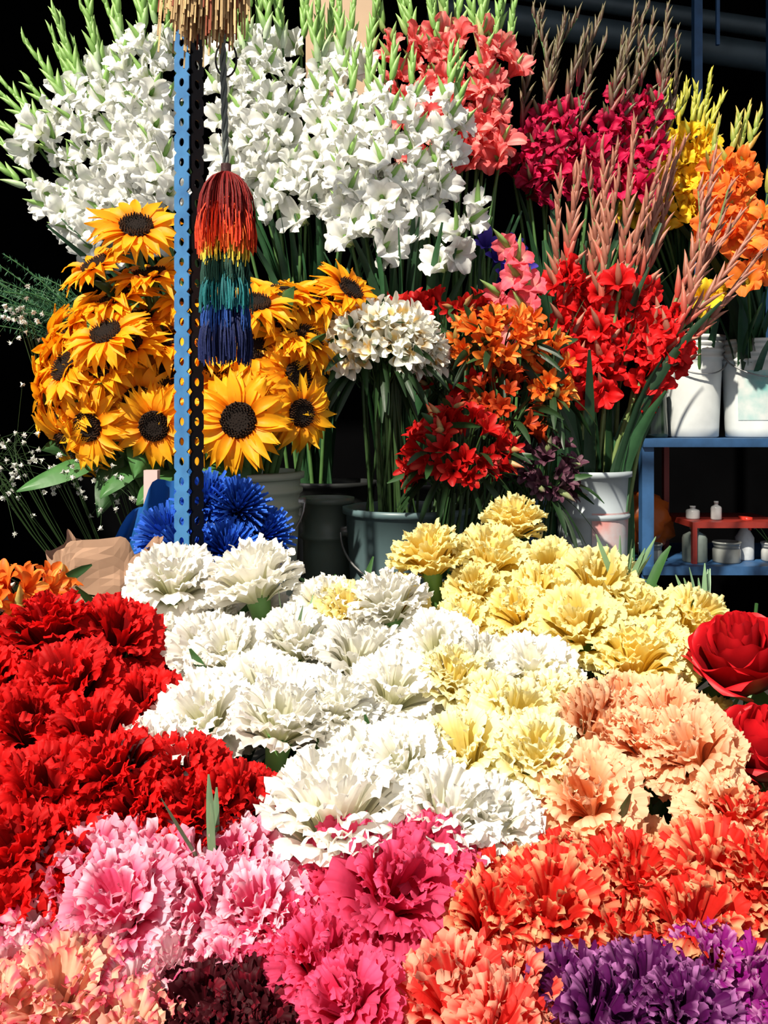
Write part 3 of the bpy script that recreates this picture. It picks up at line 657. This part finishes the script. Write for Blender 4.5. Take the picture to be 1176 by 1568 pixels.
for i in range(420):
    a = rng.random()*6.283; q = math.sqrt(rng.random()); c = np.array([math.cos(a), math.sin(a)*.6, 0])*q
    b = np.array([-.185, .88, 1.86])+c*.016; e = np.array([-.190, .88, 1.665+.05*q*rng.random()+.012*rng.normal()])+c*.05
    col = np.array((.62, .42, .20))*(.55+.7*rng.random()) if rng.random() < .85 else np.array((.3, .08, .04))
    tube(mb, bez(b, b+[c[0]*.03, c[1]*.03, -.07], e, 6), .0011, col, 4)
revolve(mb, [[.0005, .03], [.014, .03], [.02, .015], [.02, -.02], [.014, -.03]], (-.185, .88, 1.86), (.5, .32, .15), 20)
tube(mb, [(-.185, .88, 1.88), (-.185, .895, 2.2), (-.185, .90, 2.62)], .003, (.3, .2, .1), 6)
mb.build('straw_whisk_broom', petal_mat('dry_straw', rough=.7, trans=.05, nscale=200, var=.2))

# ------------------------------------------------------------------ table, bag, sheet, boxes
mb = MB(); box(mb, (-1.3, .34, TABLE-.035), (.66, 2.15, TABLE), (1, 1, 1)); box(mb, (.66, .34, TABLE-.035), (1.2, 1.5, TABLE), (1, 1, 1))
for x in (-1.25, 1.1):
    for y in (.4, 1.4): box(mb, (x, y, 0), (x+.05, y+.05, TABLE-.035), (1, 1, 1))
for x in (-1.25, .6): box(mb, (x, 2.05, 0), (x+.05, 2.1, TABLE-.035), (1, 1, 1))
mb.build('display_table', solid_mat('dark_table_wood', (.035, .03, .026), .6, nscale=14), smooth=False)
mb = MB()
n, m2 = 34, 72
V = []
for i in range(n):
    t = i/(n-1)
    for j in range(m2+1):
        a = 2*math.pi*(j % m2)/m2; ca, sa = math.cos(a), math.sin(a)
        rx = .052*np.sign(ca)*abs(ca)**.5; ry = .035*np.sign(sa)*abs(sa)**.5
        q = .5*math.sin(a*3+t*9)+.5*math.sin(a*5-t*17+1)+.45*math.sin(a*8+t*31)+.3*math.sin(a*13-t*44)
        q = round(q*2.5)/2.5*.6+q*.4
        V.append((-.335+rx*(1+.08*q+.25*t**3)-.01*t, 1.04+ry*(1+.12*q), TABLE+.001+t*.30*(1+.05*math.sin(a*3)*t)+.007*q*t))
mb.add(V, gridF(n, m2+1), (.38, .23, .15)); mb.build('brown_paper_bag', petal_mat('kraft_paper', rough=.8, trans=.05, nscale=40, var=.15, bump=.4), smooth=False)
mb = MB()
n = 26; V = []
for i in range(n):
    for j in range(n):
        u, v = i/(n-1), j/(n-1)
        tz = 1.04+.145*math.sin(min(u*1.7, 1.57))
        V.append((-.425+.17*u-.03*v+.006*math.sin(v*13+u*6), 1.185+.015*math.sin(u*19+v*5)-.02*v, tz-(tz-.81)*v+.008*math.sin(u*23)*(1-v)))
mb.add(V, gridF(n, n), (.015, .09, .30)); mb.build('blue_plastic_sheet', petal_mat('blue_tarpaulin', rough=.35, trans=.1, nscale=20, var=.15, bump=.3))
mb = MB(); box(mb, (-.50, 1.20, TABLE), (-.40, 1.27, 1.0), (.10, .08, .06)); box(mb, (-.352, 1.22, TABLE), (-.332, 1.235, 1.185), (.65, .45, .42))
mb.build('cardboard_box', petal_mat('card', rough=.8, trans=0, nscale=30), smooth=False)
mb = MB(); box(mb, (-.62, .90, TABLE), (-.42, 1.06, 1.035), (.75, .74, .72)); mb.build('white_styrofoam_box', petal_mat('styrofoam', rough=.8, trans=0, nscale=300, var=.05), smooth=False)

# ------------------------------------------------------------------ shelf unit at right
sh = bpy.data.objects.new('blue_shelf_unit', None); scene.collection.objects.link(sh)
bm_ = solid_mat('blue_shelf_paint', (.03, .10, .24), .5, nscale=25)
mb = MB()
for z in (SH, .892, .35): box(mb, (.66, 2.12, z-.022), (1.62, 2.55, z), (1, 1, 1))
mb.build('shelves', bm_, smooth=False, parent=sh)
mb = MB()
for x in (.66, 1.58):
    for y in (2.13, 2.51): box(mb, (x, y, 0), (x+.03, y+.03, 1.218), (1, 1, 1))
mb.build('shelf_legs', bm_, smooth=False, parent=sh)
mb = MB(); box(mb, (1.055, 2.16, .892), (1.07, 2.19, 1.19), (1, 1, 1)); box(mb, (.80, 2.16, .985), (1.055, 2.40, 1.0), (1, 1, 1)); box(mb, (.80, 2.38, .892), (.815, 2.40, 1.19), (1, 1, 1)); box(mb, (.80, 2.16, .892), (.812, 2.172, .985), (1, 1, 1))
mb.build('red_rack', solid_mat('red_rack_paint', (.25, .02, .012), .5), smooth=False, parent=sh)
def bottle(name, x, y, z, r, h, col, rough=.2, neck=True, trans=0.0):
    mb = MB(); pr = [[.0005, 0], [r*.95, 0], [r, .004], [r, h*.62], [r*.9, h*.7]]
    pr += [[r*.35, h*.8], [r*.35, h*.86], [r*.42, h*.86], [r*.42, h], [.0005, h]] if neck else [[r, h*.9], [r*1.06, h*.92], [r*1.06, h], [r*.95, h], [r*.9, .01], [.0005, .01]]
    revolve(mb, pr, (x, y, z), (1, 1, 1), 28); mb.build(name, solid_mat(name+'_mat', col, rough, trans=trans, bump=.02))
bottle('glass_jar', .82, 2.20, .892, .032, .10, (.35, .42, .38), trans=.5)
bottle('plastic_cup', .90, 2.19, .892, .035, .055, (.4, .42, .4), neck=False, trans=.4)
bottle('white_bottle', .885, 2.22, 1.0, .014, .05, (.5, .5, .5)); bottle('white_bottle', .83, 2.24, 1.0, .018, .035, (.5, .5, .5))
bottle('small_flower_pot', 1.03, 2.21, .892, .028, .05, (.5, .5, .48), neck=False)
mb = MB(); revolve(mb, [[.0005, 0], [.022, 0], [.024, .004], [.024, .06], [.010, .085], [.010, .10], [.0005, .10]], (.965, 2.23, .892), (.55, .58, .6), 20)
box(mb, (.955, 2.205, .992), (.975, 2.245, 1.008), (.7, .05, .03)); box(mb, (.962, 2.195, .975), (.968, 2.202, 1.0), (.7, .05, .03))
mb.build('spray_bottle', petal_mat('spray_bottle_plastic', rough=.3, trans=0))
bottle('glass_jar', .70, 2.19, .892, .03, .05, (.3, .34, .33), neck=False, trans=.4)
mb = MB()
for i in range(9):
    b = np.array([1.03, 2.21, .93]); e = b+[rng.normal()*.02, rng.normal()*.015, .05+.03*rng.random()]
    tube(mb, bez(b, (b+e)/2, e, 4), .0012, GREEN, 4, 1); put(mb, ALST[0], e, rng.normal(size=3), .018, two((.2, .05, .3), (.4, .12, .5)))
mb.build('small_purple_flowers', [petal_mat('small_purple_petals'), stemmat])
mb = MB()
V = []
for i in range(12):
    th = math.pi*i/11
    for j in range(25):
        a = 2*math.pi*(j % 24)/24; q = 1+.18*math.sin(a*5+i*1.3)+.12*math.sin(a*9-i*2.1)
        V.append((.72+.075*math.sin(th)*math.cos(a)*q, 2.32+.06*math.sin(th)*math.sin(a)*q, .892+.09+.085*math.cos(th)*(.9+.1*q)))
mb.add(V, gridF(12, 25), (.55, .12, .02)); mb.build('orange_plastic_bag', petal_mat('orange_film', rough=.3, trans=.1, nscale=20))

# ------------------------------------------------------------------ shell: walls, ceiling, pipe, board, bracket
dark = solid_mat('shade_black_wall', (.0022, .0022, .0025), .95, nscale=4, spec=0.0)  # background shade is put into this near-black wall and ceiling colour
def slab(name, lo, hi, mat):
    mb = MB(); box(mb, lo, hi, (1, 1, 1)); return mb.build(name, mat, smooth=False)
slab('floor', (-2.2, -1.5, -.05), (2.4, 3.3, 0), solid_mat('dark_concrete', (.06, .058, .055), .9, nscale=6))
slab('wall_back', (-2.2, 3.2, 0), (2.4, 3.3, 3.0), dark)
slab('wall_left', (-2.3, 1.2, 0), (-2.2, 3.3, 3.0), dark)
slab('wall_right', (2.4, 1.2, 0), (2.5, 3.3, 3.0), dark)
slab('ceiling', (-2.3, 1.75, 3.0), (2.5, 3.3, 3.05), dark)
mb = MB(); tube(mb, [(.15, 2.8, 2.66), (.7, 2.8, 2.575), (1.6, 2.8, 2.44), (2.38, 2.8, 2.32)], .045, (1, 1, 1), 20); tube(mb, [(.15, 2.84, 2.78), (2.38, 2.84, 2.44)], .03, (1, 1, 1), 16)
mb.build('overhead_pipes', solid_mat('grey_blue_pipe', (.07, .10, .12), .5, .2, nscale=12))
mb = MB(); box(mb, (-.19, 2.02, 2.05), (-.022, 2.04, 3.0), (1, 1, 1)); mb.build('hanging_board', solid_mat('beige_board', (.60, .42, .28), .8, nscale=5, var=.1), smooth=False)
mb = MB(); box(mb, (.95, 2.55, 2.3), (.975, 2.575, 2.62), (1, 1, 1)); box(mb, (.95, 2.55, 2.60), (1.20, 2.575, 2.62), (1, 1, 1)); box(mb, (1.02, 2.555, 2.42), (1.03, 2.565, 2.60), (1, 1, 1)); box(mb, (1.18, 2.55, 1.218), (1.205, 2.575, 2.62), (1, 1, 1)); box(mb, (.95, 2.55, 1.218), (.975, 2.575, 2.3), (1, 1, 1))
mb.build('blue_rack_frame', bm_, smooth=False)

# ------------------------------------------------------------------ light, world, camera
sd = bpy.data.lights.new('sun', 'SUN'); sd.energy = 7.2; sd.angle = 1.2*D2R; sd.color = (1, .925, .79)
so = bpy.data.objects.new('sun', sd); scene.collection.objects.link(so)
so.rotation_euler = Vector((0.42, 0.66, -0.80)).to_track_quat('-Z', 'Y').to_euler(); so.location = (-3, -3, 5)
w = bpy.data.worlds.new('World'); scene.world = w; w.use_nodes = True
bg = w.node_tree.nodes['Background']; bg.inputs[0].default_value = (.92, .95, 1.0, 1); bg.inputs[1].default_value = .50
cd = bpy.data.cameras.new('camera'); cam = bpy.data.objects.new('camera', cd); scene.collection.objects.link(cam)
cd.sensor_fit = 'VERTICAL'; cd.sensor_height = 24; cd.lens = 24*1800/2212; cd.shift_y = -186/2212
cd.clip_start = .02
cam.location = (0, 0, 1.25); cam.rotation_euler = (math.pi/2, 0, 0)
scene.camera = cam
